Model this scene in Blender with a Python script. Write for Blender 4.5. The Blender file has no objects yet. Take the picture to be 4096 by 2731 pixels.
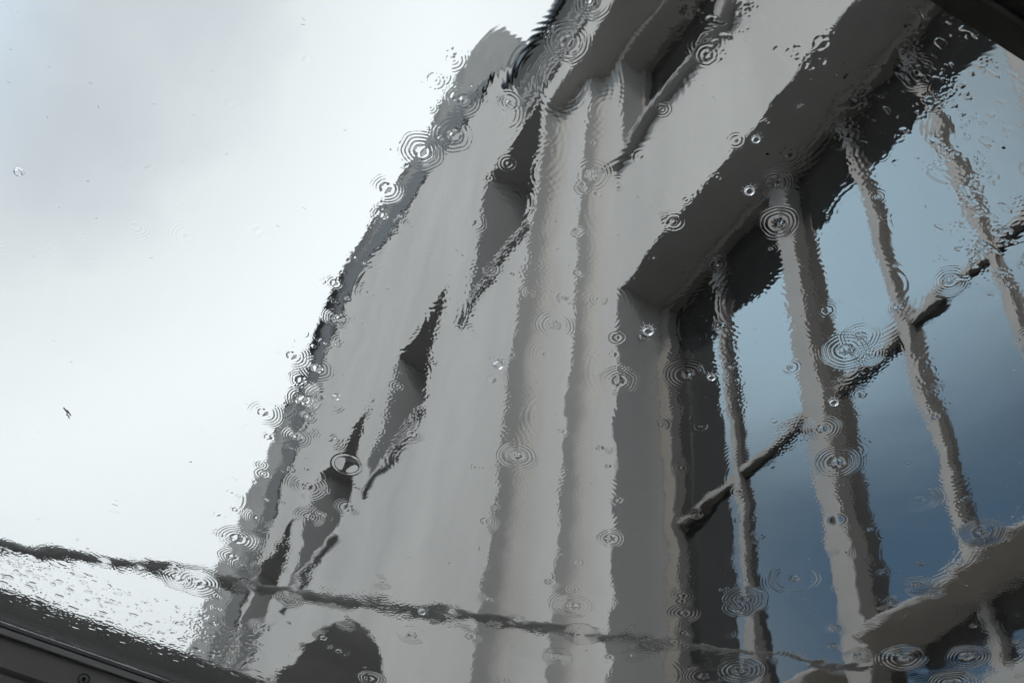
import bpy, bmesh, math, random
import numpy as np
from mathutils import Vector, Matrix
SC = bpy.context.scene
COL = SC.collection
random.seed(7)
RNG = np.random.default_rng(11)

# ------------------------------------------------------------------ camera
CZ = 8.0                      # eye height above the street
S = 3.2                       # distance eye -> facade plane
H = 0.55                      # eye -> skylight pane
FPX, CX, CY = 4277.3, 2048.0, 1365.5
_up = np.array([0.08930399, -0.65316726, 0.75192907])
_h = np.array([-0.482663, 0.63199795, 0.60631264])
ROT = np.array([_h, np.cross(_up, _h), _up])      # camera (x right, y down, z forward) -> world
cam = bpy.data.cameras.new('camera')
cam_o = bpy.data.objects.new('camera', cam)
COL.objects.link(cam_o)
m = Matrix.Identity(4)
for i, axis in enumerate((ROT @ [1, 0, 0], ROT @ [0, -1, 0], ROT @ [0, 0, -1])):
    for j in range(3):
        m[j][i] = axis[j]
m[2][3] = CZ
cam_o.matrix_world = m
cam.sensor_width = 36.0
cam.lens = 36.0 * FPX / 4096
cam.dof.use_dof = True
cam.dof.focus_distance = 0.78
cam.dof.aperture_fstop = 20.0
cam.clip_start = 0.02
cam.clip_end = 2000
SC.camera = cam_o

# ------------------------------------------------------------------ sky, sun, exposure
SUN_AZ, SUN_EL = 100.0, 52.0
world = bpy.data.worlds.new('World')
SC.world = world
world.use_nodes = True
nt = world.node_tree
nt.nodes.clear()
def N(t, kind, **kw):
    n = t.nodes.new(kind)
    for k, v in kw.items():
        if k.startswith('i_'):
            n.inputs[k[2:].replace('_', ' ')].default_value = v
        else:
            setattr(n, k, v)
    return n
out = N(nt, 'ShaderNodeOutputWorld')
bg = N(nt, 'ShaderNodeBackground', i_Strength=0.1)
sky = N(nt, 'ShaderNodeTexSky', sky_type='NISHITA', sun_disc=False)
sky.sun_elevation = math.radians(SUN_EL)
sky.sun_rotation = math.radians(90 - SUN_AZ)
sky.air_density = 1.0
sky.dust_density = 0.3
sky.ozone_density = 1.2
tc = N(nt, 'ShaderNodeTexCoord')
def dotmask(d, lo, hi):
    d = Vector(d).normalized()
    v = N(nt, 'ShaderNodeVectorMath', operation='DOT_PRODUCT')
    v.inputs[1].default_value = d
    nt.links.new(tc.outputs['Generated'], v.inputs[0])
    r = N(nt, 'ShaderNodeMapRange', interpolation_type='SMOOTHSTEP', clamp=True)
    r.inputs['From Min'].default_value = lo
    r.inputs['From Max'].default_value = hi
    nt.links.new(v.outputs['Value'], r.inputs['Value'])
    return r.outputs['Result']
def mth(op, a, b):
    n = N(nt, 'ShaderNodeMath', operation=op)
    for i, x in enumerate((a, b)):
        if isinstance(x, (int, float)):
            n.inputs[i].default_value = x
        else:
            nt.links.new(x, n.inputs[i])
    n.use_clamp = False
    return n.outputs[0]
mp = N(nt, 'ShaderNodeMapping')
mp.inputs['Scale'].default_value = (1.6, 1.6, 2.6)
nt.links.new(tc.outputs['Generated'], mp.inputs['Vector'])
noi = N(nt, 'ShaderNodeTexNoise', i_Scale=1.5, i_Detail=5.0, i_Roughness=0.55)
nt.links.new(mp.outputs[0], noi.inputs['Vector'])
bank = dotmask((0.86, -0.02, 0.46), 0.30, 0.93)          # the bright cloud bank behind the gable
front = dotmask((0.37, 0.48, 0.79), 0.962, 0.999)         # a thin bright cloud high over the street side
gap = dotmask((0.40, 0.74, 0.54), 0.925, 0.992)            # blue gap above the roofs across the street
veil = dotmask((0.52, 0.33, 0.79), 0.90, 0.995)          # bluer, thinner cloud between the two
wide = dotmask((0.35, 0.60, 0.72), 0.0, 0.95)             # extra brightness added to half the sky to light the facade
cov = mth('ADD', mth('MULTIPLY', bank, 0.6), mth('MULTIPLY', front, 0.7))
cov = mth('ADD', cov, mth('MULTIPLY', mth('SUBTRACT', noi.outputs['Fac'], 0.5), 0.7))
cov = mth('ADD', cov, 0.62)
cov = mth('SUBTRACT', cov, mth('MULTIPLY', gap, 0.92))
cov = mth('SUBTRACT', cov, mth('MULTIPLY', veil, 0.40))
cl = N(nt, 'ShaderNodeClamp')
nt.links.new(cov, cl.inputs['Value'])
lum = mth('ADD', mth('MULTIPLY', bank, 4.0), 1.5)         # cloud brightness, thickest towards the bank
lum = mth('ADD', lum, mth('MULTIPLY', wide, 4.6))
lum = mth('SUBTRACT', lum, mth('MULTIPLY', veil, 2.8))
cc = N(nt, 'ShaderNodeVectorMath', operation='SCALE')
cc.inputs[0].default_value = (0.94, 1.0, 1.03)
nt.links.new(lum, cc.inputs['Scale'])
fb = N(nt, 'ShaderNodeVectorMath', operation='SCALE')
fb.inputs[0].default_value = (0.58, 0.90, 1.14)
nt.links.new(mth('MULTIPLY', front, 11.5), fb.inputs['Scale'])
ca = N(nt, 'ShaderNodeVectorMath', operation='ADD')
nt.links.new(cc.outputs[0], ca.inputs[0])
nt.links.new(fb.outputs[0], ca.inputs[1])
cc = ca
mx = N(nt, 'ShaderNodeMix', data_type='RGBA')
nt.links.new(cl.outputs[0], mx.inputs['Factor'])
nt.links.new(sky.outputs[0], mx.inputs['A'])
nt.links.new(cc.outputs[0], mx.inputs['B'])
glow = dotmask((0.52, 0.52, 0.68), 0.93, 0.995)           # blue-lit thin veil of air in front of the gap
f2 = N(nt, 'ShaderNodeVectorMath', operation='SCALE')
f2.inputs[0].default_value = (0.34, 0.78, 1.12)
nt.links.new(mth('ADD', mth('MULTIPLY', glow, 3.0), mth('MULTIPLY', gap, 0.6)), f2.inputs['Scale'])
s2 = N(nt, 'ShaderNodeVectorMath', operation='ADD')
nt.links.new(mx.outputs['Result'], s2.inputs[0])
nt.links.new(f2.outputs[0], s2.inputs[1])
nt.links.new(s2.outputs[0], bg.inputs['Color'])
nt.links.new(bg.outputs[0], out.inputs['Surface'])

sun = bpy.data.lights.new('sun', 'SUN')
sun.energy = 1.25
sun.angle = math.radians(10)
sun.color = (1.0, 0.93, 0.83)
sun_o = bpy.data.objects.new('sun', sun)
COL.objects.link(sun_o)
sd = Vector((math.cos(math.radians(SUN_EL)) * math.cos(math.radians(SUN_AZ)),
             math.cos(math.radians(SUN_EL)) * math.sin(math.radians(SUN_AZ)), math.sin(math.radians(SUN_EL))))
sun_o.rotation_euler = sd.to_track_quat('Z', 'Y').to_euler()
sun_o.location = (0, 0, 40)

SC.view_settings.view_transform = 'Standard'
SC.view_settings.look = 'None'
SC.view_settings.exposure = 0.25
SC.view_settings.gamma = 1.0
SC.cycles.use_denoising = True
SC.cycles.max_bounces = 14
SC.cycles.transmission_bounces = 14
SC.cycles.sample_clamp_indirect = 6.0

# ------------------------------------------------------------------ helpers
def P(u, v, k):
    """facade coordinates (true, in units of S): u along the wall, v up from the eye, k depth factor"""
    return (u * S, -k * S, v * S + CZ)
def ray(px, py):
    r = ROT @ np.array([px - CX, py - CY, FPX])
    return r / np.linalg.norm(r)
def onpane(px, py, z=H):
    r = ray(px, py)
    return r * z / r[2]
def link(name, bm, mat, parent=None, smooth=False):
    me = bpy.data.meshes.new(name)
    bmesh.ops.recalc_face_normals(bm, faces=bm.faces)
    bm.to_mesh(me)
    bm.free()
    if mat:
        me.materials.append(mat)
    if smooth:
        for p in me.polygons:
            p.use_smooth = True
    o = bpy.data.objects.new(name, me)
    COL.objects.link(o)
    if parent:
        o.parent = parent
        o.matrix_parent_inverse = Matrix.Translation(-Vector(parent.location))
    return o
def thing(name, label, cat, loc=(0, 0, 0), group=None):
    o = bpy.data.objects.new(name, None)
    COL.objects.link(o)
    o.location = loc
    o.empty_display_size = 0.2
    tag(o, label, cat, group)
    return o
def tag(o, label, cat, group=None):
    o['label'] = label
    o['category'] = cat
    if group:
        o['group'] = group
def structure(o, label=None):
    o['kind'] = 'structure'
    if label:
        o['label'] = label
    return o
def box(bm, a, b):
    x0, x1 = sorted((a[0], b[0])); y0, y1 = sorted((a[1], b[1])); z0, z1 = sorted((a[2], b[2]))
    vs = [bm.verts.new(p) for p in ((x0, y0, z0), (x1, y0, z0), (x1, y1, z0), (x0, y1, z0),
                                    (x0, y0, z1), (x1, y0, z1), (x1, y1, z1), (x0, y1, z1))]
    for f in ((0, 3, 2, 1), (4, 5, 6, 7), (0, 1, 5, 4), (1, 2, 6, 5), (2, 3, 7, 6), (3, 0, 4, 7)):
        bm.faces.new([vs[i] for i in f])
def fbox(bm, u0, u1, v0, v1, k0, k1):
    box(bm, P(u0, v0, k0), P(u1, v1, k1))
def bevel(bm, w, seg=2):
    bmesh.ops.bevel(bm, geom=list(bm.edges), offset=w, segments=seg, affect='EDGES', profile=0.6)
def prism(bm, prof, fn, a, b, caps=True):
    """extrude the closed profile from station a to station b; fn(p, t) -> xyz"""
    A = [bm.verts.new(fn(p, a)) for p in prof]
    B = [bm.verts.new(fn(p, b)) for p in prof]
    n = len(prof)
    for i in range(n):
        bm.faces.new((A[i], A[(i + 1) % n], B[(i + 1) % n], B[i]))
    if caps:
        bm.faces.new(A[::-1]); bm.faces.new(B)
def grid_wall(bm, us, vs, k, skip):
    us = sorted(set(us)); vs = sorted(set(vs))
    V = {}
    def vt(u, v):
        if (u, v) not in V:
            V[(u, v)] = bm.verts.new(P(u, v, k))
        return V[(u, v)]
    for a, b in zip(us, us[1:]):
        for c, d in zip(vs, vs[1:]):
            if any(o[0] <= (a + b) / 2 <= o[1] and o[2] <= (c + d) / 2 <= o[3] for o in skip):
                continue
            bm.faces.new((vt(a, c), vt(b, c), vt(b, d), vt(a, d)))
def reveal(bm, o, k0, k1):
    u0, u1, v0, v1 = o
    for (a, b) in (((u0, v0), (u1, v0)), ((u1, v0), (u1, v1)), ((u1, v1), (u0, v1)), ((u0, v1), (u0, v0))):
        bm.faces.new([bm.verts.new(P(*q)) for q in ((*a, k0), (*b, k0), (*b, k1), (*a, k1))])

# ------------------------------------------------------------------ materials
def mat(name, col, rough=0.7, var=0.0, scale=3.0, bump=0.0, bscale=40.0, metal=0.0, ior=1.45, stretch=(1, 1, 1), dark=None):
    M = bpy.data.materials.new(name)
    M.use_nodes = True
    t = M.node_tree
    b = t.nodes['Principled BSDF']
    b.inputs['Base Color'].default_value = (*col, 1)
    b.inputs['Roughness'].default_value = rough
    b.inputs['Metallic'].default_value = metal
    b.inputs['IOR'].default_value = ior
    if var or bump:
        co = N(t, 'ShaderNodeTexCoord')
        mpn = N(t, 'ShaderNodeMapping')
        mpn.inputs['Scale'].default_value = stretch
        t.links.new(co.outputs['Object'], mpn.inputs['Vector'])
    if var:
        nz = N(t, 'ShaderNodeTexNoise', i_Scale=scale, i_Detail=6.0, i_Roughness=0.6)
        t.links.new(mpn.outputs[0], nz.inputs['Vector'])
        cr = N(t, 'ShaderNodeValToRGB')
        d = dark or tuple(c * (1 - var) for c in col)
        cr.color_ramp.elements[0].color = (*d, 1)
        cr.color_ramp.elements[0].position = 0.3
        cr.color_ramp.elements[1].color = (*[min(1, c * (1 + var * 0.4)) for c in col], 1)
        cr.color_ramp.elements[1].position = 0.7
        t.links.new(nz.outputs['Fac'], cr.inputs['Fac'])
        t.links.new(cr.outputs['Color'], b.inputs['Base Color'])
    if bump:
        nb = N(t, 'ShaderNodeTexNoise', i_Scale=bscale, i_Detail=4.0)
        t.links.new(mpn.outputs[0], nb.inputs['Vector'])
        bp = N(t, 'ShaderNodeBump', i_Strength=bump, i_Distance=0.01)
        t.links.new(nb.outputs['Fac'], bp.inputs['Height'])
        t.links.new(bp.outputs[0], b.inputs['Normal'])
    return M
def glassmat(name, ior, col=(1, 1, 1)):
    M = bpy.data.materials.new(name)
    M.use_nodes = True
    b = M.node_tree.nodes['Principled BSDF']
    b.inputs['Base Color'].default_value = (*col, 1)
    b.inputs['Roughness'].default_value = 0.0
    b.inputs['IOR'].default_value = ior
    b.inputs['Transmission Weight'].default_value = 1.0
    return M
M_render = mat('white_render', (0.64, 0.625, 0.595), 0.85, 0.16, 0.8, 0.3, 60, stretch=(1, 1, 0.22))
M_trim = mat('trim_stone', (0.41, 0.405, 0.39), 0.8, 0.18, 2.5, 0.3, 40)
M_dark_trim = mat('dark_grey', (0.085, 0.08, 0.074), 0.6, 0.3, 4.0, 0.2, 30)
M_frame = mat('window_paint', (0.33, 0.31, 0.285), 0.5, 0.12, 6.0)
M_glass = mat('window_glass', (0.006, 0.008, 0.010), 0.01, ior=2.2)
M_gutter = mat('black_gutter', (0.02, 0.022, 0.025), 0.45)
M_cable = mat('cable_sheath', (0.30, 0.30, 0.29), 0.55, 0.3, 20)
M_ground = mat('wet_asphalt', (0.035, 0.035, 0.036), 0.5, 0.3, 0.8, 0.3, 30)
M_roof = mat('roof_felt', (0.03, 0.03, 0.031), 0.8, 0.3, 3.0, 0.4, 50)
M_brick = mat('house_wall', (0.10, 0.07, 0.055), 0.85, 0.2, 2.0)
M_room = mat('room_plaster', (0.78, 0.77, 0.74), 0.9, 0.06, 2.0)
M_floor = mat('room_boards', (0.70, 0.66, 0.60), 0.6, 0.15, 3.0, stretch=(1, 8, 1))
M_sash = mat('sash_paint', (0.50, 0.50, 0.48), 0.5, 0.06, 8.0, 0.05, 90)
M_bead = mat('bead_paint', (0.75, 0.75, 0.75), 0.45)
M_gasket = mat('gasket_rubber', (0.02, 0.02, 0.022), 0.6)
M_kerb = mat('kerb_lead', (0.040, 0.041, 0.040), 0.85, 0.25, 9.0, 0.2, 25)
M_steel = mat('screw_steel', (0.12, 0.12, 0.12), 0.4, metal=0.6)
M_pane = glassmat('float_glass', 1.5, (0.985, 0.995, 0.99))
M_water = glassmat('rain_water', 1.333)

# ------------------------------------------------------------------ ground and the house we stand in
bm = bmesh.new()
R = 600
bm.faces.new([bm.verts.new(p) for p in ((-R, -R, 0), (R, -R, 0), (R, R, 0), (-R, R, 0))])
structure(link('ground', bm, M_ground))

PX0, PX1, PY0, PY1 = 0.108, 1.040, -1.02, 0.42        # hole for the skylight
ZR0, ZR1 = CZ + 0.36, CZ + 0.50                        # roof slab
HX0, HX1, HY0, HY1 = -4.0, 5.0, -1.75, 7.0
house = thing('house', 'house under the wet skylight, its flat felted roof around the glass', 'house', (0.5, 2.5, 0))
bm = bmesh.new()
xs = [HX0, PX0 - 0.16, PX1 + 0.10, HX1]; ys = [HY0, PY0 - 0.1, PY1 + 0.1, HY1]
for i in range(3):
    for j in range(3):
        if (i, j) != (1, 1):
            box(bm, (xs[i], ys[j], ZR0), (xs[i + 1], ys[j + 1], ZR1))
link('roof', bm, M_roof, house)
bm = bmesh.new()
for a, b in (((HX0, HY0), (HX1, HY0 + .3)), ((HX0, HY1 - .3), (HX1, HY1)), ((HX0, HY0 + .3), (HX0 + .3, HY1 - .3)), ((HX1 - .3, HY0 + .3), (HX1, HY1 - .3))):
    box(bm, (*a, 0), (*b, ZR0 - 0.003))
link('wall', bm, M_brick, house)
# the room
bm = bmesh.new()
box(bm, (HX0 + .31, HY0 + .31, CZ - 1.75), (HX1 - .31, HY1 - .31, CZ - 1.60))
structure(link('floor', bm, M_floor))
bm = bmesh.new()
x0, x1, y0, y1 = HX0 + .32, HX1 - .32, HY0 + .32, HY1 - .32
for q in (((x0, y0), (x1, y0)), ((x1, y0), (x1, y1)), ((x1, y1), (x0, y1)), ((x0, y1), (x0, y0))):
    bm.faces.new([bm.verts.new(p) for p in ((*q[0], CZ - 1.6), (*q[1], CZ - 1.6), (*q[1], ZR0 - .002), (*q[0], ZR0 - .002))])
structure(link('room_wall', bm, M_room))
bm = bmesh.new()
xs2 = [x0, PX0 - 0.16, PX1 + 0.10, x1]; ys2 = [y0, PY0 - 0.1, PY1 + 0.1, y1]
for i in range(3):
    for j in range(3):
        if (i, j) != (1, 1):
            z = ZR0 - 0.004
            bm.faces.new([bm.verts.new(p) for p in ((xs2[i], ys2[j], z), (xs2[i + 1], ys2[j], z), (xs2[i + 1], ys2[j + 1], z), (xs2[i], ys2[j + 1], z))])
structure(link('ceiling', bm, M_room))

# ------------------------------------------------------------------ the skylight
sk = thing('skylight', 'rain covered flat skylight with grey inner frame, the glass everything is seen through', 'skylight', (0.57, -0.3, CZ + 0.5))
def yz(p, t):
    return (p[0], t, CZ + p[1])
YA, YB = PY0 - 0.1, PY1 + 0.1
# far bar (lower left of the picture): profile x, z (relative to the eye)
bm = bmesh.new()
prism(bm, [(1.040, 0.549), (1.040, 0.5412), (1.0320, 0.5405), (1.0310, 0.5120), (1.038, 0.5095), (1.038, 0.5060), (1.029, 0.5040),
           (1.029, 0.470), (1.045, 0.465), (1.045, 0.36), (1.14, 0.36), (1.14, 0.549)], yz, YA, YB)
link('frame', bm, M_sash, sk)
bm = bmesh.new()
prism(bm, [(1.0335, 0.5475), (1.0288, 0.5470), (1.0288, 0.5412), (1.0395, 0.5414), (1.0395, 0.5475)], yz, PY0, PY1)
link('glazing_bead', bm, M_bead, sk)
bm = bmesh.new()
prism(bm, [(1.0300, 0.5495), (1.0300, 0.5480), (1.0395, 0.5480), (1.0395, 0.5495)], yz, PY0, PY1)
link('gasket', bm, M_gasket, sk)
# near bar (upper right)
bm = bmesh.new()
prism(bm, [(0.1085, 0.549), (0.1085, 0.4990), (0.0935, 0.4990), (0.0935, 0.5060), (0.0860, 0.5060), (0.0860, 0.4850), (0.0620, 0.4850),
           (0.0620, 0.4920), (0.0560, 0.4920), (0.0560, 0.4600), (-0.02, 0.4600), (-0.02, 0.36), (-0.052, 0.36), (-0.052, 0.549)], yz, YA, YB)
link('frame', bm, M_sash, sk)
bm = bmesh.new()
prism(bm, [(0.0960, 0.4985), (0.0960, 0.4975), (0.0938, 0.4975), (0.0938, 0.4985)], yz, PY0, PY1)
link('glazing_bead', bm, M_bead, sk)
# end bars
for y, sgn in ((PY0, -1), (PY1, 1)):
    bm = bmesh.new()
    box(bm, (0.1088, y, CZ + 0.36), (1.0285, y + sgn * 0.10, CZ + 0.549))
    link('frame', bm, M_sash, sk)
# screw in the far bar
sp = None
r0 = ray(335, 2715)
sp = r0 * 1.031 / r0[0]
def disc_x(bm, c, r, x, h, n=28):
    a = [bm.verts.new((x, c[1] + r * math.cos(t * 2 * math.pi / n), CZ + c[2] + r * math.sin(t * 2 * math.pi / n))) for t in range(n)]
    b = [bm.verts.new((x + h, p.co.y, p.co.z)) for p in a]
    bm.faces.new(a); bm.faces.new(b[::-1])
    for i in range(n):
        bm.faces.new((a[i], a[(i + 1) % n], b[(i + 1) % n], b[i]))
bm = bmesh.new()
n = 32
for r_in, r_out in ((0.0048, 0.0056),):
    A = [[bm.verts.new((x, sp[1] + r * math.cos(t * 2 * math.pi / n), CZ + sp[2] + r * math.sin(t * 2 * math.pi / n))) for t in range(n)]
         for r, x in ((r_in, 1.0308), (r_in, 1.0302), (r_out, 1.0302), (r_out, 1.0308))]
    for q in range(4):
        for t in range(n):
            bm.faces.new((A[q][t], A[q][(t + 1) % n], A[(q + 1) % 4][(t + 1) % n], A[(q + 1) % 4][t]))
disc_x(bm, sp, 0.0017, 1.0298, 0.0010)
link('screw', bm, M_gasket, sk)
# pane
bm = bmesh.new()
box(bm, (0.1088, PY0 + .0005, CZ + H), (1.0395, PY1 - .0005, CZ + H + 0.004))
pane = link('pane', bm, M_pane, sk)
# outer lead kerb beyond the glass
bm = bmesh.new()
prism(bm, [(1.041, 0.551), (1.060, 0.556), (1.100, 0.628), (1.106, 0.634), (1.150, 0.634), (1.150, 0.49), (1.1405, 0.49), (1.1405, 0.5495), (1.041, 0.5495)], yz, YA, YB)
link('flashing', bm, M_kerb, sk)
bm = bmesh.new()
prism(bm, [(0.1075, 0.5495), (-0.055, 0.5495), (-0.055, 0.49), (-0.065, 0.49), (-0.065, 0.556), (0.1075, 0.556)], yz, YA, YB)
link('flashing', bm, M_kerb, sk)

# ------------------------------------------------------------------ rain water on the pane (height field)
def ringlist():
    Z = 0.6378
    L = [(1530, 2315, 50, 1.2)]
    def add(ox, oy, items):
        for it in items:
            L.append((ox + it[0] * Z, oy + it[1] * Z, it[2] * Z, it[3] if len(it) > 3 else 1.0))
    add(1300, 0, [(1240, 15, 25), (805, 370, 70), (660, 665, 45), (460, 880, 70), (605, 940, 130, 1.5), (537, 1015, 18), (410, 1080, 28), (390, 1175, 110, 1.3),
        (370, 1345, 75, 1.5), (475, 1350, 30, 1.3), (580, 1360, 22, 1.3), (1150, 635, 68), (870, 620, 110, .7), (1370, 490, 18), (1605, 745, 28), (1680, 10, 110),
        (1150, 1020, 60), (1030, 1110, 38), (1410, 870, 32), (1410, 1240, 22), (1620, 1170, 55), (1580, 1255, 27), (1560, 1345, 27), (1580, 1450, 45),
        (1840, 1145, 55), (1750, 390, 28), (1900, 420, 18), (2115, 680, 52), (2140, 1380, 85, 1.3), (2010, 1500, 22), (830, 1405, 40), (1180, 1475, 28), (910, 795, 18), (445, 1445, 40)])
    add(2696, 0, [(205, 340, 70), (300, 370, 60), (580, 755, 32, 1.5), (385, 870, 52), (632, 1140, 110, 1.2), (650, 1390, 115, 1.2), (75, 1245, 42), (0, 1385, 62),
        (1380, 1010, 70), (1740, 710, 22), (1650, 655, 52, .6), (770, 1490, 28), (900, 1490, 18), (480, 1395, 22), (610, 1550, 38)])
    add(700, 900, [(1005, 355, 72, 1.6), (1310, 450, 80), (740, 810, 105, 1.3), (740, 930, 38, 1.4), (560, 1165, 112, 1.2), (950, 1080, 130), (905, 1270, 22), (1490, 1300, 85),
        (1990, 960, 112), (540, 1490, 38, 1.4), (620, 1530, 20), (2150, 1435, 122), (1905, 1510, 48), (1630, 860, 28), (1800, 180, 42), (100, 1470, 48), (530, 20, 100, .6), (80, 540, 120, .5), (1240, 1090, 60, 1.2), (1395, 900, 35), (1400, 1000, 45)])
    add(700, 1731, [(840, 325, 112), (935, 345, 48), (1085, 455, 92), (845, 510, 100, 1.2), (520, 520, 52), (385, 470, 52, 1.4), (295, 630, 62, 1.4), (395, 650, 125, 1.2),
        (440, 915, 85, 1.3), (35, 900, 100, 1.3), (145, 925, 112, 1.3), (720, 1030, 82), (265, 1085, 38, 1.4), (90, 1120, 62, 1.3), (565, 1205, 92), (720, 1175, 48),
        (1080, 1200, 58, 1.4), (1950, 540, 92), (1755, 590, 28), (1715, 800, 62), (1465, 765, 42), (1740, 1100, 62), (1485, 1250, 95), (1715, 1260, 18), (1970, 1030, 75),
        (1850, 1260, 82), (2150, 1150, 62), (1030, 1350, 72), (1195, 1455, 32), (1230, 1525, 82), (1120, 1300, 14), (590, 1530, 42), (540, 1310, 52)])
    add(1900, 900, [(1125, 200, 38, 1.3), (1515, 240, 58), (640, 30, 42), (100, 270, 52), (235, 300, 65), (370, 275, 42), (340, 415, 48), (485, 405, 38), (565, 450, 58), (640, 290, 42),
        (775, 455, 62), (500, 620, 112), (490, 670, 32), (890, 695, 58), (1050, 690, 92, 1.2), (870, 800, 78), (930, 890, 42), (905, 965, 130), (1325, 930, 122, 1.4), (1475, 945, 28, 1.2),
        (270, 1435, 112), (545, 1280, 68), (790, 1385, 78), (840, 1500, 62), (1415, 1250, 52, 1.2), (1545, 620, 62), (1480, 690, 62), (1750, 430, 32), (1830, 275, 32), (1765, 725, 32),
        (1980, 880, 58), (1875, 1220, 72), (2030, 640, 22), (2060, 410, 32), (1440, 590, 72), (1590, 880, 38), (1640, 960, 62), (1300, 1510, 62), (20, 1510, 48), (1170, 1240, 52)])
    add(2696, 900, [(1135, 440, 92, .7), (960, 525, 92), (1400, 505, 82), (1165, 690, 112), (1075, 775, 140, 1.2), (1220, 800, 92), (1025, 970, 62), (1175, 1050, 82), (930, 1265, 112),
        (1235, 1345, 62), (1020, 1475, 132, 1.3), (1465, 1485, 48), (1725, 340, 105, 1.2), (1960, 430, 42), (1660, 1020, 62), (785, 635, 27), (730, 880, 52), (2150, 710, 72, .6), (900, 80, 22), (1385, 245, 28), (1640, 1190, 62)])
    add(2696, 1731, [(540, 640, 62, 1.2), (800, 525, 62), (550, 500, 32), (490, 525, 22), (1040, 315, 38, 1.2), (1060, 370, 22), (1540, 400, 112), (1230, 590, 62), (1545, 630, 62), (1060, 735, 82, 1.2),
        (1310, 860, 42), (1255, 810, 28), (395, 720, 28), (750, 900, 142, .8), (300, 970, 42, 1.2), (440, 1030, 122), (400, 1080, 95), (805, 1030, 42), (1010, 1210, 82), (1165, 1255, 22), (1525, 940, 82, 1.2),
        (1640, 990, 58), (1930, 605, 112, 1.2), (1835, 1390, 112), (760, 1255, 58), (990, 1320, 62), (1150, 1375, 72), (1190, 1400, 42), (1440, 1395, 122), (60, 1110, 72), (60, 1240, 62), (70, 1320, 52),
        (410, 1475, 122), (180, 1510, 112), (330, 1245, 52), (1740, 1560, 132), (1550, 810, 62), (2140, 1295, 52)])
    add(1900, 1731, [(470, 920, 80), (610, 965, 45), (910, 960, 20), (620, 1070, 120), (1290, 1040, 70), (1310, 1115, 95), (990, 1200, 50), (660, 1250, 100), (280, 1150, 70), (520, 1390, 90), (840, 1390, 60),
        (1040, 630, 40), (655, 800, 65), (900, 410, 70), (850, 650, 90), (540, 750, 25), (700, 1350, 50), (990, 1380, 70), (1310, 1240, 60)])
    add(0, 0, [(125, 1072, 42, 1.4), (1215, 785, 72), (1165, 1275, 72), (855, 1410, 100), (1610, 1440, 120), (1180, 1480, 110), (2000, 1390, 82), (1450, 1420, 52), (990, 1405, 32), (1065, 1530, 42)])
    add(0, 1731, [(1195, 165, 62), (1455, 265, 38), (730, 430, 92), (250, 525, 48), (660, 800, 42, 1.4), (840, 800, 28), (885, 835, 38, 1.3), (490, 660, 30), (130, 595, 20)])
    return L
LENS = [(1390, 1850, 44, 0.45), (3345, 2070, 26, 0.6)]

def spectral(ny, nx, dy, dx, lam0, lam1, sy=1.0, sx=1.0, seed=0):
    """band-passed gaussian noise, wavelengths lam0..lam1 (m), unit rms; sy/sx stretch the features"""
    g = np.random.default_rng(seed)
    F = np.fft.rfft2(g.standard_normal((ny, nx)))
    ky = np.fft.fftfreq(ny, dy)[:, None] * sy
    kx = np.fft.rfftfreq(nx, dx)[None, :] * sx
    k = np.sqrt(kx * kx + ky * ky) + 1e-9
    w = np.exp(-0.5 * ((np.log(k) - np.log(1 / math.sqrt(lam0 * lam1))) / (0.5 * math.log(lam1 / lam0))) ** 2) / k
    a = np.fft.irfft2(F * w, s=(ny, nx))
    return a / a.std()
def sstep(a, b, x):
    t = np.clip((x - a) / (b - a), 0, 1)
    return t * t * (3 - 2 * t)

WX0, WX1, WY0, WY1 = 0.1100, 1.0285, -0.90, 0.30
NXW, NYW = 1400, 1960
tt = np.linspace(0, 1, NXW)
gx = WX0 + (WX1 - WX0) * (tt * 0.68 + 0.32 * tt ** 2)     # finer where the glass is nearer
gy = np.linspace(WY0, WY1, NYW)
# noise is made on a regular lattice and sampled to the rows
NREG = 1400
rx = np.linspace(WX0, WX1, NREG)
def field(*a, **k):
    f = spectral(NREG, NYW, (WX1 - WX0) / NREG, (WY1 - WY0) / NYW, *a, **k)
    ii = np.interp(gx, rx, np.arange(NREG))
    i0 = np.clip(ii.astype(int), 0, NREG - 2); fr = (ii - i0)[:, None]
    return f[i0] * (1 - fr) + f[i0 + 1] * fr
X, Y = np.meshgrid(gx, gy, indexing='ij')
# picture position of every lattice point (only to say where on the glass it is calm or rough)
d = np.stack([X, Y, np.full_like(X, H + .004)], -1) @ ROT
U = CX + FPX * d[..., 0] / d[..., 2]
V = CY + FPX * d[..., 1] / d[..., 2]
hgt = np.zeros_like(X)
# slow swell, flow lines and fine capillary chatter
hgt += 0.000060 * field(0.05, 0.16, seed=1)
hgt += 0.0000090 * field(0.016, 0.05, sx=0.8, seed=2)
rough = 0.45 + 0.55 * sstep(0.2, 0.8, 0.5 + 0.5 * field(0.10, 0.3, seed=5))
rough *= 0.5 + 0.5 * sstep(300, 1100, V)
hgt += rough ** 2 * 0.0000040 * field(0.0022, 0.0042, sx=0.8, seed=3)
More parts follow.
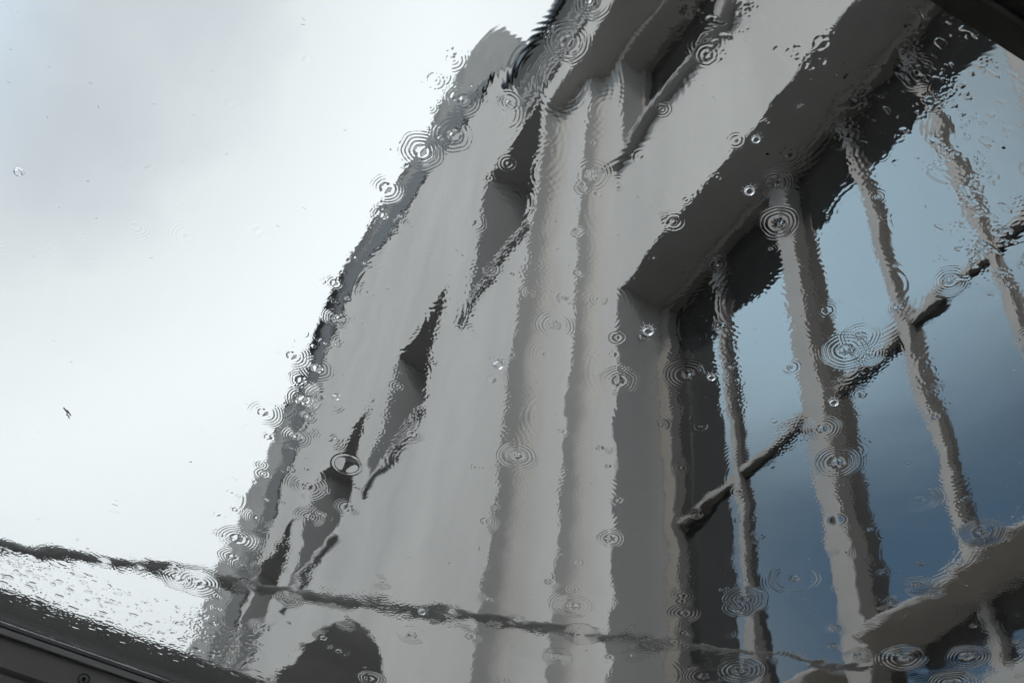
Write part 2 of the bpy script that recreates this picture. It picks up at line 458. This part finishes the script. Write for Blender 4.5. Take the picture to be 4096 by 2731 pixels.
# impact rings
def stamp(cx, cy, rad, fn):
    i0, i1 = np.searchsorted(gx, [cx - rad, cx + rad]); j0, j1 = np.searchsorted(gy, [cy - rad, cy + rad])
    if i1 - i0 < 2 or j1 - j0 < 2:
        return
    dx, dy = X[i0:i1, j0:j1] - cx, Y[i0:i1, j0:j1] - cy
    hgt[i0:i1, j0:j1] += fn(np.hypot(dx, dy), np.arctan2(dy, dx))
def ring(cx, cy, R, s, n=None):
    n = n or (random.uniform(4.0, 6.2) if R > 0.007 else random.uniform(2.0, 3.0))
    lam = R / n
    A = 0.118 * s * lam / 6.283
    ph, p1, p2 = (random.uniform(0, 6.28) for _ in range(3))
    m1, m2 = random.choice((1, 1, 2)), random.choice((2, 3, 5))
    inner = random.uniform(0.2, 0.55)
    cs = random.uniform(0.4, 2.6)
    broken = random.uniform(0.3, 0.95)
    def fn(r, a):
        q = r / R * (1 + 0.025 * np.cos(m2 * a + p2) + 0.012 * np.cos(7 * a + ph))
        env = sstep(inner * 0.4, inner + .25, q) * (1 - sstep(0.85, 1.12, q)) + 0.35 * (1 - sstep(0.85, 1.5, q)) * sstep(0.7, 0.9, q)
        env *= 1 - broken * (0.5 + 0.5 * np.cos(m1 * a + p1))
        w = np.cos(6.283 * n * (0.55 * q + 0.45 * q * q) + ph) * env * A
        core = -A * 1.6 * cs * np.exp(-(q / 0.16) ** 2) + A * 1.3 * cs * np.exp(-((q - 0.24) / 0.07) ** 2) * (1 + 0.5 * np.cos(5 * a + p2))
        return w + core
    stamp(cx, cy, R * 1.5, fn)
for (px, py, R, s) in ringlist():
    p = onpane(px, py, H + .005)
    ring(p[0], p[1], max(R * np.linalg.norm(p) / FPX * 1.05, 0.0022), s)
for k in range(330):                                    # the many faint ones in between
    px, py = random.uniform(-100, 4200), random.uniform(-100, 2800)
    p = onpane(px, py, H + .005)
    ring(p[0], p[1], random.choice((0.003, 0.004, 0.005, 0.006, 0.008, 0.011)) * random.uniform(0.8, 1.2), random.uniform(0.2, 0.6))
for k in range(90):                                     # crowded small rings along the roof edge
    t_ = random.random()
    px = 780 + 1120 * t_ ** 1.05 + random.gauss(0, 75); py = 2500 - 2350 * t_ + random.gauss(0, 60)
    p = onpane(px, py, H + .005)
    ring(p[0], p[1], random.choice((0.003, 0.004, 0.005, 0.008, 0.011)) * random.uniform(0.8, 1.3), random.uniform(0.4, 1.3))
def wavefront(cx, cy, r0, wd, lam, sl):                 # an old ring far from where its drop fell
    A = sl * lam / 6.283
    p1 = random.uniform(0, 6.28)
    k0 = random.uniform(0.5, 1.0)
    def fn(r, a):
        return A * np.cos(6.283 * (r - r0) / lam) * np.exp(-((r - r0) / wd) ** 2) * (1 - k0 * (0.5 + 0.5 * np.cos(a + p1)))
    stamp(cx, cy, r0 + 2.2 * wd, fn)
for k in range(420):
    px, py = random.uniform(-300, 4400), random.uniform(250, 3000)
    p = onpane(px, py, H + .005)
    wavefront(p[0], p[1], random.uniform(0.006, 0.040), random.uniform(0.004, 0.010), random.uniform(0.0022, 0.0044), random.uniform(0.003, 0.015))
for (px, py, R, s) in LENS:                             # thick domed drops that have not yet spread
    p = onpane(px, py, H + .005)
    r = R * np.linalg.norm(p) / FPX
    stamp(p[0], p[1], r * 2.0, lambda q, a, r=r, s=s: s * (0.09 * r * np.clip(1 - (q / r) ** 2, 0, 1) ** 1.2 - 0.02 * r * np.exp(-((q - 1.15 * r) / (0.10 * r)) ** 2)
                                                         + 0.012 * r * np.exp(-((q - 1.36 * r) / (0.08 * r)) ** 2)))
# beads and broken film: wind-blown streaks by the kerb, and a draining patch near the upper bar
def region(parts):
    a = np.zeros_like(X)
    for q in parts:
        a = np.maximum(a, q)
    return a
dl = V - (2170 + 0.30 * U)                              # lower-left band
low = sstep(-20, 90, dl) * (1 - sstep(650, 1250, U)) * sstep(0.15, 0.6, 1.0 - U / 2400)
low = np.maximum(low, sstep(20, 90, V - (2330 + 0.40 * U)) * (1 - sstep(1150, 1500, U)))
upp = np.exp(-(((U - 2920) / 230) ** 2 + ((V - 60 - 0.10 * (U - 2900)) / 150) ** 2) ** 1.5)
upp = np.maximum(upp, 0.95 * np.exp(-(((V - (110 + 0.62 * (U - 3000))) / 150) ** 2)) * sstep(2950, 3120, U) * (1 - sstep(3560, 3760, U)))
upp = np.maximum(upp, 0.9 * sstep(3480, 3640, U - 0.15 * V) * (1 - sstep(950, 1250, V)))
b1 = field(0.006, 0.016, sy=0.8, sx=1.9, seed=21)       # drawn out along the bar
b2 = field(0.0022, 0.0050, sy=0.9, sx=1.4, seed=22)
b4 = field(0.0016, 0.0036, sy=0.9, sx=1.3, seed=24)
b5 = field(0.012, 0.035, sy=0.8, sx=1.3, seed=25)
b3 = field(0.0090, 0.030, sy=0.8, sx=1.7, seed=23)
edge = np.exp(-((V - (2395 + 0.40 * U)) / 75) ** 2) * (1 - sstep(1000, 1350, U))
def caps(n, t, hh, w):
    q = np.clip((n - t) / w, 0, 1)
    return hh * np.sqrt(q) * (1 - 0.25 * q)
hgt += low * (caps(b1, 0.95, 0.00040, 1.6) * sstep(-0.9, 0.9, b5) + caps(b4, 1.0, 0.00014, 1.3) * sstep(-0.2, 0.9, -b5) + caps(b2, 1.05, 0.00028, 1.2) * np.maximum(sstep(0.1, 1.0, b3), 0.9 * edge))
clus = sstep(0.15, 0.9, b3)
hgt += upp * (caps(b2, 0.9, 0.00022, 1.5) * clus * sstep(-0.3, 0.9, b5) + caps(b4, 0.9, 0.00013, 1.5) * sstep(0.0, 0.8, b5 + 0.4 * b3) + 0.00016 * sstep(0.9, 1.25, b1) * sstep(-0.3, 0.5, b3) + 0.00005 * field(0.02, 0.05, sx=1.6, seed=31))
# build the mesh: rippled top, flat underside, closed sides
ztop = CZ + H + 0.0055 + hgt
zbot = CZ + H + 0.0043
ztop = np.maximum(ztop, zbot + 0.0002)
nv = NXW * NYW
co = np.empty((nv + 4, 3), np.float32)
co[:nv, 0] = X.ravel(); co[:nv, 1] = Y.ravel(); co[:nv, 2] = ztop.ravel()
co[nv:] = [(WX0, WY0, zbot), (WX1, WY0, zbot), (WX1, WY1, zbot), (WX0, WY1, zbot)]
idx = np.arange(nv, dtype=np.int32).reshape(NXW, NYW)
quads = np.stack([idx[:-1, :-1], idx[1:, :-1], idx[1:, 1:], idx[:-1, 1:]], -1).reshape(-1, 4)
ex = [[nv + 3, nv + 2, nv + 1, nv],
      [nv, nv + 1] + list(idx[::-1, 0]),
      [nv + 1, nv + 2] + list(idx[-1, ::-1]),
      [nv + 2, nv + 3] + list(idx[:, -1]),
      [nv + 3, nv] + list(idx[0, :])]
loops = np.concatenate([quads.ravel()] + [np.array(e, np.int32) for e in ex]).astype(np.int32)
sizes = np.concatenate([np.full(len(quads), 4, np.int32), np.array([len(e) for e in ex], np.int32)])
starts = np.concatenate([[0], np.cumsum(sizes)[:-1]]).astype(np.int32)
me = bpy.data.meshes.new('rainwater')
me.vertices.add(len(co)); me.vertices.foreach_set('co', co.ravel())
me.loops.add(len(loops)); me.loops.foreach_set('vertex_index', loops)
me.polygons.add(len(sizes)); me.polygons.foreach_set('loop_start', starts)
try:
    me.polygons.foreach_set('loop_total', sizes)
except Exception:
    pass
sm = np.ones(len(sizes), bool); sm[-5:] = False
me.polygons.foreach_set('use_smooth', sm)
me.update(calc_edges=True)
me.materials.append(M_water)
water = bpy.data.objects.new('water', me)
COL.objects.link(water)
structure(water, 'rippling film of rainwater with drop rings lying on the skylight glass')

# ------------------------------------------------------------------ the white building
K1, K2, K3, KG = 1.0, 1.09, 1.165, 1.3625
VG = -CZ / S                                             # street level
bld = thing('building', 'tall white rendered building with stepped bay, deep windows and dark edged gable', 'building', (4.2 * S, -1.3 * S, 0))
ARCH = (2.98, 6.20, VG + 0.005, 1.55, 2.66)                     # left, right, sill, springing, crown of the dark archway
OPEN1 = [(2.37, 2.92, 3.74, 4.80), (3.24, 3.84, 3.38, 4.19), (4.20, 4.90, 3.33, 4.15), (5.28, 5.98, 3.30, 4.12), (ARCH[0], ARCH[1], ARCH[2], ARCH[4])]
HEAD = 4.60
bm = bmesh.new()
us = [2.31, 6.7]; vs = [VG, 5.4]
for o in OPEN1:
    us += o[:2]; vs += o[2:]
grid_wall(bm, us, vs, K1, OPEN1)
grid_wall(bm, [-4.0, 2.31], [HEAD, 5.4], K1, [])
bm.faces.new([bm.verts.new(P(u, v, K1)) for u, v in ((6.7, 5.4), (6.68, 6.5), (6.62, 7.6), (4.2, 7.38), (3.2, 6.45), (2.75, 5.85), (2.6, 5.4))])
for o in OPEN1[:4]:
    reveal(bm, o, K1, K1 + 0.52)
au, ah = (ARCH[0] + ARCH[1]) / 2, (ARCH[1] - ARCH[0]) / 2
apts = [(au - ah * math.cos(math.pi * i / 40), ARCH[3] + (ARCH[4] - ARCH[3]) * math.sin(math.pi * i / 40)) for i in range(41)]
for i in range(40):                                       # spandrels above the arch and its vaulted soffit
    (a, b), (c, d) = apts[i], apts[i + 1]
    if max(b, d) < ARCH[4] - 1e-6 or True:
        top = [P(c, ARCH[4], K1), P(a, ARCH[4], K1)]
        lo = [P(a, b, K1)] + ([P(c, d, K1)] if d < ARCH[4] - 1e-6 else [])
        if b >= ARCH[4] - 1e-6:
            lo = [P(c, d, K1)]
        bm.faces.new([bm.verts.new(p) for p in lo + top])
    bm.faces.new([bm.verts.new(P(*q)) for q in ((a, b, K1), (c, d, K1), (c, d, K1 + 1.7), (a, b, K1 + 1.7))])
for u_ in ARCH[:2]:
    bm.faces.new([bm.verts.new(P(*q)) for q in ((u_, ARCH[2], K1), (u_, ARCH[3], K1), (u_, ARCH[3], K1 + 1.7), (u_, ARCH[2], K1 + 1.7))])
bm.faces.new([bm.verts.new(P(*q)) for q in ((ARCH[0], ARCH[2], K1), (ARCH[1], ARCH[2], K1), (ARCH[1], ARCH[2], K1 + 1.7), (ARCH[0], ARCH[2], K1 + 1.7))])
# soffit of the bay head, and the two stepped jambs with coves
def arc(u, k, r, n=7):
    return [(u - r * (1 - math.cos(a)), k + r * math.sin(a)) for a in [math.pi / 2 * i / n for i in range(1, n + 1)]]
prof = [(2.31, 1.0), (2.31, K2 - 0.045)] + arc(2.31, K2 - 0.045, 0.045)
prof += [(2.06, K2), (2.06, K3 - 0.04)] + arc(2.06, K3 - 0.04, 0.04)
U3 = 1.887
prof += [(U3, K3)]
A = [bm.verts.new(P(u, VG, k)) for u, k in prof]; B = [bm.verts.new(P(u, HEAD, k)) for u, k in prof]
for i in range(len(prof) - 1):
    bm.faces.new((A[i], A[i + 1], B[i + 1], B[i]))
bm.faces.new([bm.verts.new(P(u, HEAD, k)) for u, k in prof] + [bm.verts.new(P(-4.0, HEAD, K3)), bm.verts.new(P(-4.0, HEAD, 1.0))])
BIG = (0.10, U3, 0.845, 2.843)
UPW = (0.10, U3, 3.70, 4.52)
grid_wall(bm, [-4.0, U3, 0.10], [VG, HEAD, BIG[2], BIG[3], UPW[2], UPW[3]], K3, [BIG, UPW])
reveal(bm, BIG, K3, KG + 0.02)
reveal(bm, UPW, K3, K3 + 0.16)
bmesh.ops.remove_doubles(bm, verts=bm.verts, dist=0.0005)
wall = link('wall', bm, M_render, bld)

# big bay window
def member(bm, u0, u1, v0, v1, k0, k1, bv=0.012):
    t = bmesh.new()
    fbox(t, u0, u1, v0, v1, k0, k1)
    bevel(t, bv)
    tmp = bpy.data.meshes.new('t'); t.to_mesh(tmp); t.free()
    bm.from_mesh(tmp); bpy.data.meshes.remove(tmp)
e = 0.0012
bm = bmesh.new()
kf0, kf1 = KG - 0.035, KG + 0.015
member(bm, U3 - 0.045, U3 - e, BIG[2] + e, BIG[3] - e, kf0, kf1)
member(bm, BIG[0] + e, U3 - 0.046, BIG[3] - 0.05, BIG[3] - e, kf0, kf1)
member(bm, BIG[0] + e, BIG[0] + 0.045, BIG[2] + e, BIG[3] - 0.051, kf0, kf1)
member(bm, BIG[0] + 0.046, U3 - 0.046, BIG[2] + e, BIG[2] + 0.06, kf0, kf1)
win = link('window', bm, M_frame, bld)
win['label'] = 'large bay window of many blue panes'
bm = bmesh.new()
member(bm, 1.232, 1.300, BIG[2] + 0.061, BIG[3] - 0.051, KG - 0.048, kf1, 0.02)
member(bm, 0.44, 0.52, BIG[2] + 0.061, BIG[3] - 0.051, KG - 0.075, kf1, 0.02)
link('mullion', bm, M_frame, win)
bm = bmesh.new()
for u in (1.587, 0.99, 0.747, 0.26):
    member(bm, u - 0.0115, u + 0.0115, BIG[2] + 0.062, BIG[3] - 0.052, KG - 0.022, kf1 - 0.002, 0.01)
for v, hh in ((1.876, 0.012),):
    for a, b in ((1.307, U3 - 0.046), (0.521, 1.225), (BIG[0] + 0.046, 0.439)):
        member(bm, a, b, v - hh, v + hh, KG - 0.015, kf1 - 0.004, 0.01)
link('glazing_bar', bm, M_frame, win)
bm = bmesh.new()
for a, b in ((1.307, U3 - 0.046), (0.521, 1.225), (BIG[0] + 0.046, 0.439)):
    member(bm, a, b, 1.152, 1.172, KG - 0.10, kf1 - 0.001, 0.02)
link('transom', bm, M_frame, win)
bm = bmesh.new()
fbox(bm, BIG[0] + 0.02, U3 - 0.02, BIG[2] + 0.03, BIG[3] - 0.03, KG, KG + 0.008)
link('pane', bm, M_glass, win)
bm = bmesh.new()
member(bm, BIG[0] + e, U3 - e, BIG[2] - 0.04, BIG[2], K3 - 0.05, K3 - 0.001, 0.015)
link('sill', bm, M_trim, win)
# upper bay window
bm = bmesh.new()
member(bm, U3 - 0.03, U3 - e, UPW[2] + e, UPW[3] - e, K3 + 0.10, K3 + 0.15)
member(bm, UPW[0], U3 - 0.031, UPW[3] - 0.03, UPW[3] - e, K3 + 0.10, K3 + 0.15)
member(bm, UPW[0], U3 - 0.031, UPW[2] + e, UPW[2] + 0.03, K3 + 0.10, K3 + 0.15)
for u in (1.35, 0.75):
    member(bm, u - 0.02, u + 0.02, UPW[2] + 0.031, UPW[3] - 0.031, K3 + 0.105, K3 + 0.148)
w2 = link('window', bm, M_frame, bld)
w2['label'] = 'upper bay window half hidden by beads of water'
bm = bmesh.new()
fbox(bm, UPW[0], U3 - 0.01, UPW[2] + .01, UPW[3] - .01, K3 + 0.13, K3 + 0.136)
link('pane', bm, M_glass, w2)
bm = bmesh.new()
member(bm, UPW[0], U3 + 0.03, 3.60, 3.63, K3 - 0.05, K3 - 0.0008, 0.012)
link('sill', bm, M_trim, w2)
# deep windows of the flank
for i, o in enumerate(OPEN1):
    u0, u1, v0, v1 = o
    dp = 0.50 if v1 > 3 else 1.6
    bm = bmesh.new()
    fw = 0.03
    member(bm, u0 + e, u0 + fw, v0 + e, v1 - e, 1 + dp - .03, 1 + dp)
    member(bm, u1 - fw, u1 - e, v0 + e, v1 - e, 1 + dp - .03, 1 + dp)
    member(bm, u0 + fw + e, u1 - fw - e, v1 - fw, v1 - e, 1 + dp - .03, 1 + dp)
    member(bm, u0 + fw + e, u1 - fw - e, v0 + e, v0 + fw, 1 + dp - .03, 1 + dp)
    uc = (u0 + u1) / 2
    member(bm, uc - 0.012, uc + 0.012, v0 + fw + e, v1 - fw - e, 1 + dp - .028, 1 + dp - .001)
    w = link('window', bm, M_frame, bld)
    bm = bmesh.new()
    fbox(bm, u0 + .01, u1 - .01, v0 + .01, v1 - .01, 1 + dp - .01, 1 + dp - .005)
    link('pane', bm, M_glass, w)
    bm = bmesh.new()
    member(bm, u0 - 0.04, u1 + 0.04, v0 - 0.13, v0 - 0.10, 0.978, 1 - 0.0008, 0.01)
    sl = link('sill', bm, M_trim, w)
    if i < 4:
        bm = bmesh.new()                                 # dark sheet added in the reveal to cut bounce onto its soffit
        fbox(bm, u0 + e, u1 - e, v0 + 0.0006, v0 + 0.006, 1 + dp - .032, 0.9985)
        link('bounce_damper', bm, M_dark_trim, w)
# parapet coping along the gable: soffit from the wall outline to the outer edge
inner = [(6.70, VG), (6.70, 5.4), (6.68, 6.5), (6.62, 7.6), (4.2, 7.38), (3.2, 6.45), (2.75, 5.85), (2.62, 5.42)]
KC = 0.92
outer = [(7.55, VG), (7.50, 5.25), (7.02, 6.0), (6.35, 7.75), (3.78, 7.76), (3.10, 7.04), (2.62, 5.75), (2.45, 5.42)]
outer[5:6] = [(3.34, 7.30), (3.06, 6.82)]
inner[5:6] = [(3.45, 6.70), (3.1, 6.33)]
bm = bmesh.new()
rows = [[bm.verts.new(P(u, v, k)) for (u, v), k in zip(pts, [kk] * 9)] for pts, kk in ((inner, 0.999), (outer, KC), ([(a * 1.005 + .01, b + .02) for a, b in outer], KC + 0.01), ([(a * 1.005 + .01, b + .02) for a, b in outer], 1.3), (inner, 1.3))]
for r in range(5):
    for i in range(8):
        bm.faces.new((rows[r][i], rows[r][i + 1], rows[(r + 1) % 5][i + 1], rows[(r + 1) % 5][i]))
link('coping', bm, M_trim, bld)
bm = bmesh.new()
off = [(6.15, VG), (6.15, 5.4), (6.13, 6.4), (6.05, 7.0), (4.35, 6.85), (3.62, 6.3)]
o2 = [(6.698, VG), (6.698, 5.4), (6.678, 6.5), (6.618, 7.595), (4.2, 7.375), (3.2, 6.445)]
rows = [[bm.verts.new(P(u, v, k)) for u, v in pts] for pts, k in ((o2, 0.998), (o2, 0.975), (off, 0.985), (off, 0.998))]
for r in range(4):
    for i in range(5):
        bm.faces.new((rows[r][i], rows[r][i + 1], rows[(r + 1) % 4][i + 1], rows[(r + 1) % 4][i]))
link('trim', bm, M_dark_trim, bld)  # dark grey strip along the inner edge of the coping
# eaves cornice of the lower part
def uk(p, t):
    return P(t, p[1], p[0])
bm = bmesh.new()
prism(bm, [(0.9985, 4.86), (0.985, 4.86), (0.985, 4.95), (0.965, 4.98), (0.965, 5.05), (0.94, 5.09), (0.94, 5.13), (0.905, 5.17), (0.905, 5.34), (0.9985, 5.41)], uk, 2.60, -4.0)
link('cornice', bm, M_trim, bld)
bm = bmesh.new()
prism(bm, [(0.904, 5.20), (0.885, 5.185), (0.868, 5.21), (0.866, 5.27), (0.904, 5.27)], uk, 2.66, -4.0)
link('gutter', bm, M_gutter, bld)
bm = bmesh.new()
bm.faces.new([bm.verts.new(P(u, v, k)) for u, v, k in ((2.6, 5.38, .91), (-4, 5.38, .91), (-4, 6.6, 2.8), (2.6, 6.6, 2.8))])
for q in (((7.4, VG), (-4, VG), (-4, 5.4), (7.4, 5.4)),):
    bm.faces.new([bm.verts.new(P(u, v, 2.8)) for u, v in q])
link('roof', bm, M_dark_trim, bld)

# ------------------------------------------------------------------ cable from our roof to the bay window
def tube(bm, pts, r, n=10):
    rings = []
    for i, p in enumerate(pts):
        a = Vector(pts[max(i - 1, 0)]); b = Vector(pts[min(i + 1, len(pts) - 1)])
        t = (b - a).normalized(); s = t.cross(Vector((0, 0, 1))).normalized(); w = s.cross(t)
        rings.append([bm.verts.new(Vector(p) + float(r) * (math.cos(q * 6.2832 / n) * s + math.sin(q * 6.2832 / n) * w)) for q in range(n)])
    for a, b in zip(rings, rings[1:]):
        for q in range(n):
            bm.faces.new((a[q], a[(q + 1) % n], b[(q + 1) % n], b[q]))
    bm.faces.new(rings[0][::-1]); bm.faces.new(rings[-1])
rl = ray(-260, 2135); rr = ray(3480, 2655)
pl = rl * 2.2
pr = rr * (-(KG - 0.076) * S / rr[1])
pts = []
for i in range(25):
    t = i / 24
    p = pl * (1 - t) + pr * t
    pts.append((p[0], p[1], p[2] + CZ - 0.10 * 4 * t * (1 - t) * 0.35))
cb = thing('cable', 'thick dark cable crossing low over the wet glass to the bay window', 'cable', pts[0])
bm = bmesh.new()
tube(bm, pts, 0.0145)
link('sheath', bm, M_cable, cb, True)
bm = bmesh.new()
p0 = pts[0]
tube(bm, [(p0[0], p0[1] + .001, ZR1), (p0[0], p0[1], p0[2] + 0.05)], 0.022)
link('bracket', bm, M_steel, cb, True)

# ------------------------------------------------------------------ splash crowns: drops caught at the moment of impact
def crown(px, py, Rpx, label, k):
    p = onpane(px, py, H + .0055)
    r = float(Rpx * np.linalg.norm(p) / FPX)
    rnd = random.Random(k)
    bm = bmesh.new()
    n = 28
    secs = [(0.72, -0.02), (0.86, 0.10), (1.0, 0.42), (1.10, 0.62), (1.16, 0.60), (1.12, 0.38), (1.08, 0.10), (1.18, -0.02)]
    z0 = CZ + H + 0.0058
    rows = []
    jag = [1 + 0.25 * rnd.random() for _ in range(n)]
    for a, b in secs:
        rows.append([bm.verts.new((p[0] + a * r * math.cos(t * 6.2832 / n), p[1] + a * r * math.sin(t * 6.2832 / n), z0 + b * r * (jag[t] if b > 0.3 else 1))) for t in range(n)])
    for q in range(len(secs)):
        for t in range(n):
            A, B = rows[q], rows[(q + 1) % len(secs)]
            bm.faces.new((A[t], A[(t + 1) % n], B[(t + 1) % n], B[t]))
    for t in range(0, n, 3):                             # the thrown spikes
        a = t * 6.2832 / n + rnd.uniform(-.1, .1)
        ln = r * rnd.uniform(0.5, 1.3)
        c = Vector((p[0] + 1.1 * r * math.cos(a), p[1] + 1.1 * r * math.sin(a), z0 + 0.55 * r))
        dd = Vector((math.cos(a), math.sin(a), 0.8)).normalized()
        tube(bm, [c, c + dd * ln * 0.6, c + dd * ln], r * 0.05, 6)
    o = link('splash', bm, M_water, None, True)
    tag(o, label, 'splash', 'splash crowns of raindrops on the glass')
SPL = [(2997, 759, 17, 'small bright splash ring on the black soffit band above the bay window'),
       (1347, 1581, 13, 'tiny splash ring between dark corner trim and the narrow flank windows'),
       (1995, 1452, 19, 'spiky splash ring on plain white wall just left of the first grey strip'),
       (2592, 1318, 19, 'spiky splash ring beside the corner of the bay window frame'),
       (1689, 2439, 14, 'splash ring just under the middle of the dark cable'),
       (3334, 1602, 16, 'splash ring on the dark edge of the thick window mullion'),
       (2845, 1503, 14, 'splash ring on the black border of the leftmost window pane'),
       (78, 684, 15, 'lone splash ring high in the open grey sky'),
       (3023, 553, 14, 'splash droplet on the dark soffit near the broken film of beads')]
for k, s_ in enumerate(SPL):
    crown(*s_, k)

# ------------------------------------------------------------------ specks lying on the glass, and the fine dust on its inner face
M_flake = None
M_brown = mat('brown_speck', (0.10, 0.045, 0.015), 0.8, 0.5, 400)
M_dust = bpy.data.materials.new('dust')
M_dust.use_nodes = True
t_ = M_dust.node_tree
b_ = t_.nodes['Principled BSDF']
b_.inputs['Base Color'].default_value = (0.85, 0.85, 0.83, 1)
tr_ = N(t_, 'ShaderNodeBsdfTranslucent')
tr_.inputs['Color'].default_value = (0.8, 0.8, 0.79, 1)
ms_ = N(t_, 'ShaderNodeMixShader')
ms_.inputs['Fac'].default_value = 0.7
t_.links.new(b_.outputs[0], ms_.inputs[1])
t_.links.new(tr_.outputs[0], ms_.inputs[2])
t_.links.new(ms_.outputs[0], t_.nodes['Material Output'].inputs['Surface'])
M_flake = M_dust
ZU = H - 0.0004
def sheet(bm, pts, th=0.00025):
    """a thin curled flake just under the pane from picture points"""
    P3 = [onpane(x, y, ZU) for x, y in pts]
    c = np.mean(P3, axis=0)
    top = [bm.verts.new((p[0], p[1], CZ + p[2] - 0.0006 * (np.linalg.norm(p - c) / 0.006) ** 2)) for p in P3]
    bot = [bm.verts.new((v.co.x, v.co.y, v.co.z - th)) for v in top]
    n = len(top)
    bm.faces.new(top); bm.faces.new(bot[::-1])
    for i in range(n):
        bm.faces.new((top[i], top[(i + 1) % n], bot[(i + 1) % n], bot[i]))
FL = [('flake', [[(253, 1626), (259, 1626), (266, 1638), (272, 1638), (280, 1652), (286, 1661), (281, 1662), (275, 1652), (269, 1653), (280, 1668), (278, 1674), (273, 1662), (269, 1662), (265, 1657), (268, 1650), (260, 1640)]],
       M_flake, 'small torn grey flake stuck to the glass against the white sky'),
      ('fleck', [[(3197, 424), (3203, 408), (3206, 412), (3205, 420), (3218, 416), (3219, 418), (3209, 423), (3204, 427), (3204, 436), (3202, 437), (3201, 427), (3188, 437), (3186, 437), (3193, 428), (3183, 430), (3182, 429), (3194, 421), (3187, 413), (3189, 412)]],
       M_dust, 'pale star shaped fleck on the glass over the dark soffit'),
      ('speck', [[(3063, 615), (3070, 611), (3077, 614), (3075, 618), (3071, 621), (3064, 619)]], M_brown, 'tiny brown speck on the glass over the dark soffit'),
      ('speck', [[(4006, 590), (4013, 586), (4021, 588), (4022, 594), (4015, 597), (4008, 594)]], M_brown, 'rusty brown speck on the glass over the blue upper right panes')]
for nm, polys, mt, lb in FL:
    bm = bmesh.new()
    for q in polys:
        sheet(bm, q)
    tag(link(nm, bm, mt), lb, 'speck')
bm = bmesh.new()
rd = random.Random(5)
for k in range(1500):
    x, y = rd.uniform(0.112, 1.02), rd.uniform(-0.85, 0.28)
    a = rd.gauss(1.2, 0.7); L_ = rd.choice((0.0002, 0.0003, 0.0003, 0.0005, 0.0011)); w_ = rd.uniform(0.00008, 0.00016)
    cx, sx = math.cos(a), math.sin(a)
    z = CZ + ZU - rd.uniform(0, 0.0002)
    bm.faces.new([bm.verts.new((x + L_ * i * cx - w_ * j * sx, y + L_ * i * sx + w_ * j * cx, z)) for i, j in ((-1, -1), (1, -1), (1, 1), (-1, 1))])
dust = link('dust', bm, M_dust)
dust['kind'] = 'stuff'
dust['label'] = 'fine pale dust and hair scratches on the inner face of the pane'

# ------------------------------------------------------------------ the tree across the street, seen mirrored low in the bay window
M_leaf = mat('leaf', (0.085, 0.115, 0.055), 0.6, 0.5, 0.6)
M_bark = mat('bark', (0.12, 0.10, 0.08), 0.9, 0.4, 3)
tx, ty = 12.5, 9.5
tree = thing('tree', 'tall loose green tree mirrored low in the bay window', 'tree', (tx, ty, 0))
bm = bmesh.new()
rt = random.Random(3)
def taper(bm, pts, r0, r1):
    n = len(pts) - 1
    for i in range(n):
        a = r0 + (r1 - r0) * i / n; b = r0 + (r1 - r0) * (i + 1) / n
        A, B = Vector(pts[i]), Vector(pts[i + 1]); t = (B - A).normalized(); s_ = t.orthogonal().normalized(); w_ = t.cross(s_)
        R0 = [bm.verts.new(A + a * (math.cos(q) * s_ + math.sin(q) * w_)) for q in [6.2832 * j / 8 for j in range(8)]]
        R1 = [bm.verts.new(B + b * (math.cos(q) * s_ + math.sin(q) * w_)) for q in [6.2832 * j / 8 for j in range(8)]]
        for j in range(8):
            bm.faces.new((R0[j], R0[(j + 1) % 8], R1[(j + 1) % 8], R1[j]))
taper(bm, [(tx, ty, 0), (tx + .2, ty, 6), (tx - .1, ty + .2, 12), (tx, ty, 18)], 0.42, 0.12)
tips = []
for k in range(16):
    h0 = rt.uniform(9, 17); a = rt.uniform(0, 6.28); L_ = rt.uniform(2.0, 4.2)
    e_ = (tx + L_ * math.cos(a), ty + L_ * math.sin(a), h0 + rt.uniform(1.5, 4.0))
    taper(bm, [(tx, ty, h0), ((tx + e_[0]) / 2, (ty + e_[1]) / 2, h0 + 1.2), e_], 0.12, 0.03)
    tips.append(e_)
link('trunk', bm, M_bark, tree)
bm = bmesh.new()
for e_ in tips + [(tx, ty, 20)]:
    for c in range(6):
        cc_ = Vector(e_) + Vector((rt.gauss(0, .9), rt.gauss(0, .9), rt.gauss(0, .8)))
        for q in range(70):
            p = cc_ + Vector((rt.gauss(0, .38), rt.gauss(0, .38), rt.gauss(0, .3)))
            u_ = Vector((rt.gauss(0, 1), rt.gauss(0, 1), rt.gauss(0, 1))).normalized() * 0.11
            v_ = u_.orthogonal().normalized() * 0.07
            bm.faces.new([bm.verts.new(p + d_) for d_ in (u_, v_, -u_, -v_)])
me = bpy.data.meshes.new('crown'); bm.to_mesh(me); bm.free(); me.materials.append(M_leaf)
cr_o = bpy.data.objects.new('crown', me); COL.objects.link(cr_o); cr_o.parent = tree
cr_o.matrix_parent_inverse = Matrix.Translation(-Vector(tree.location))
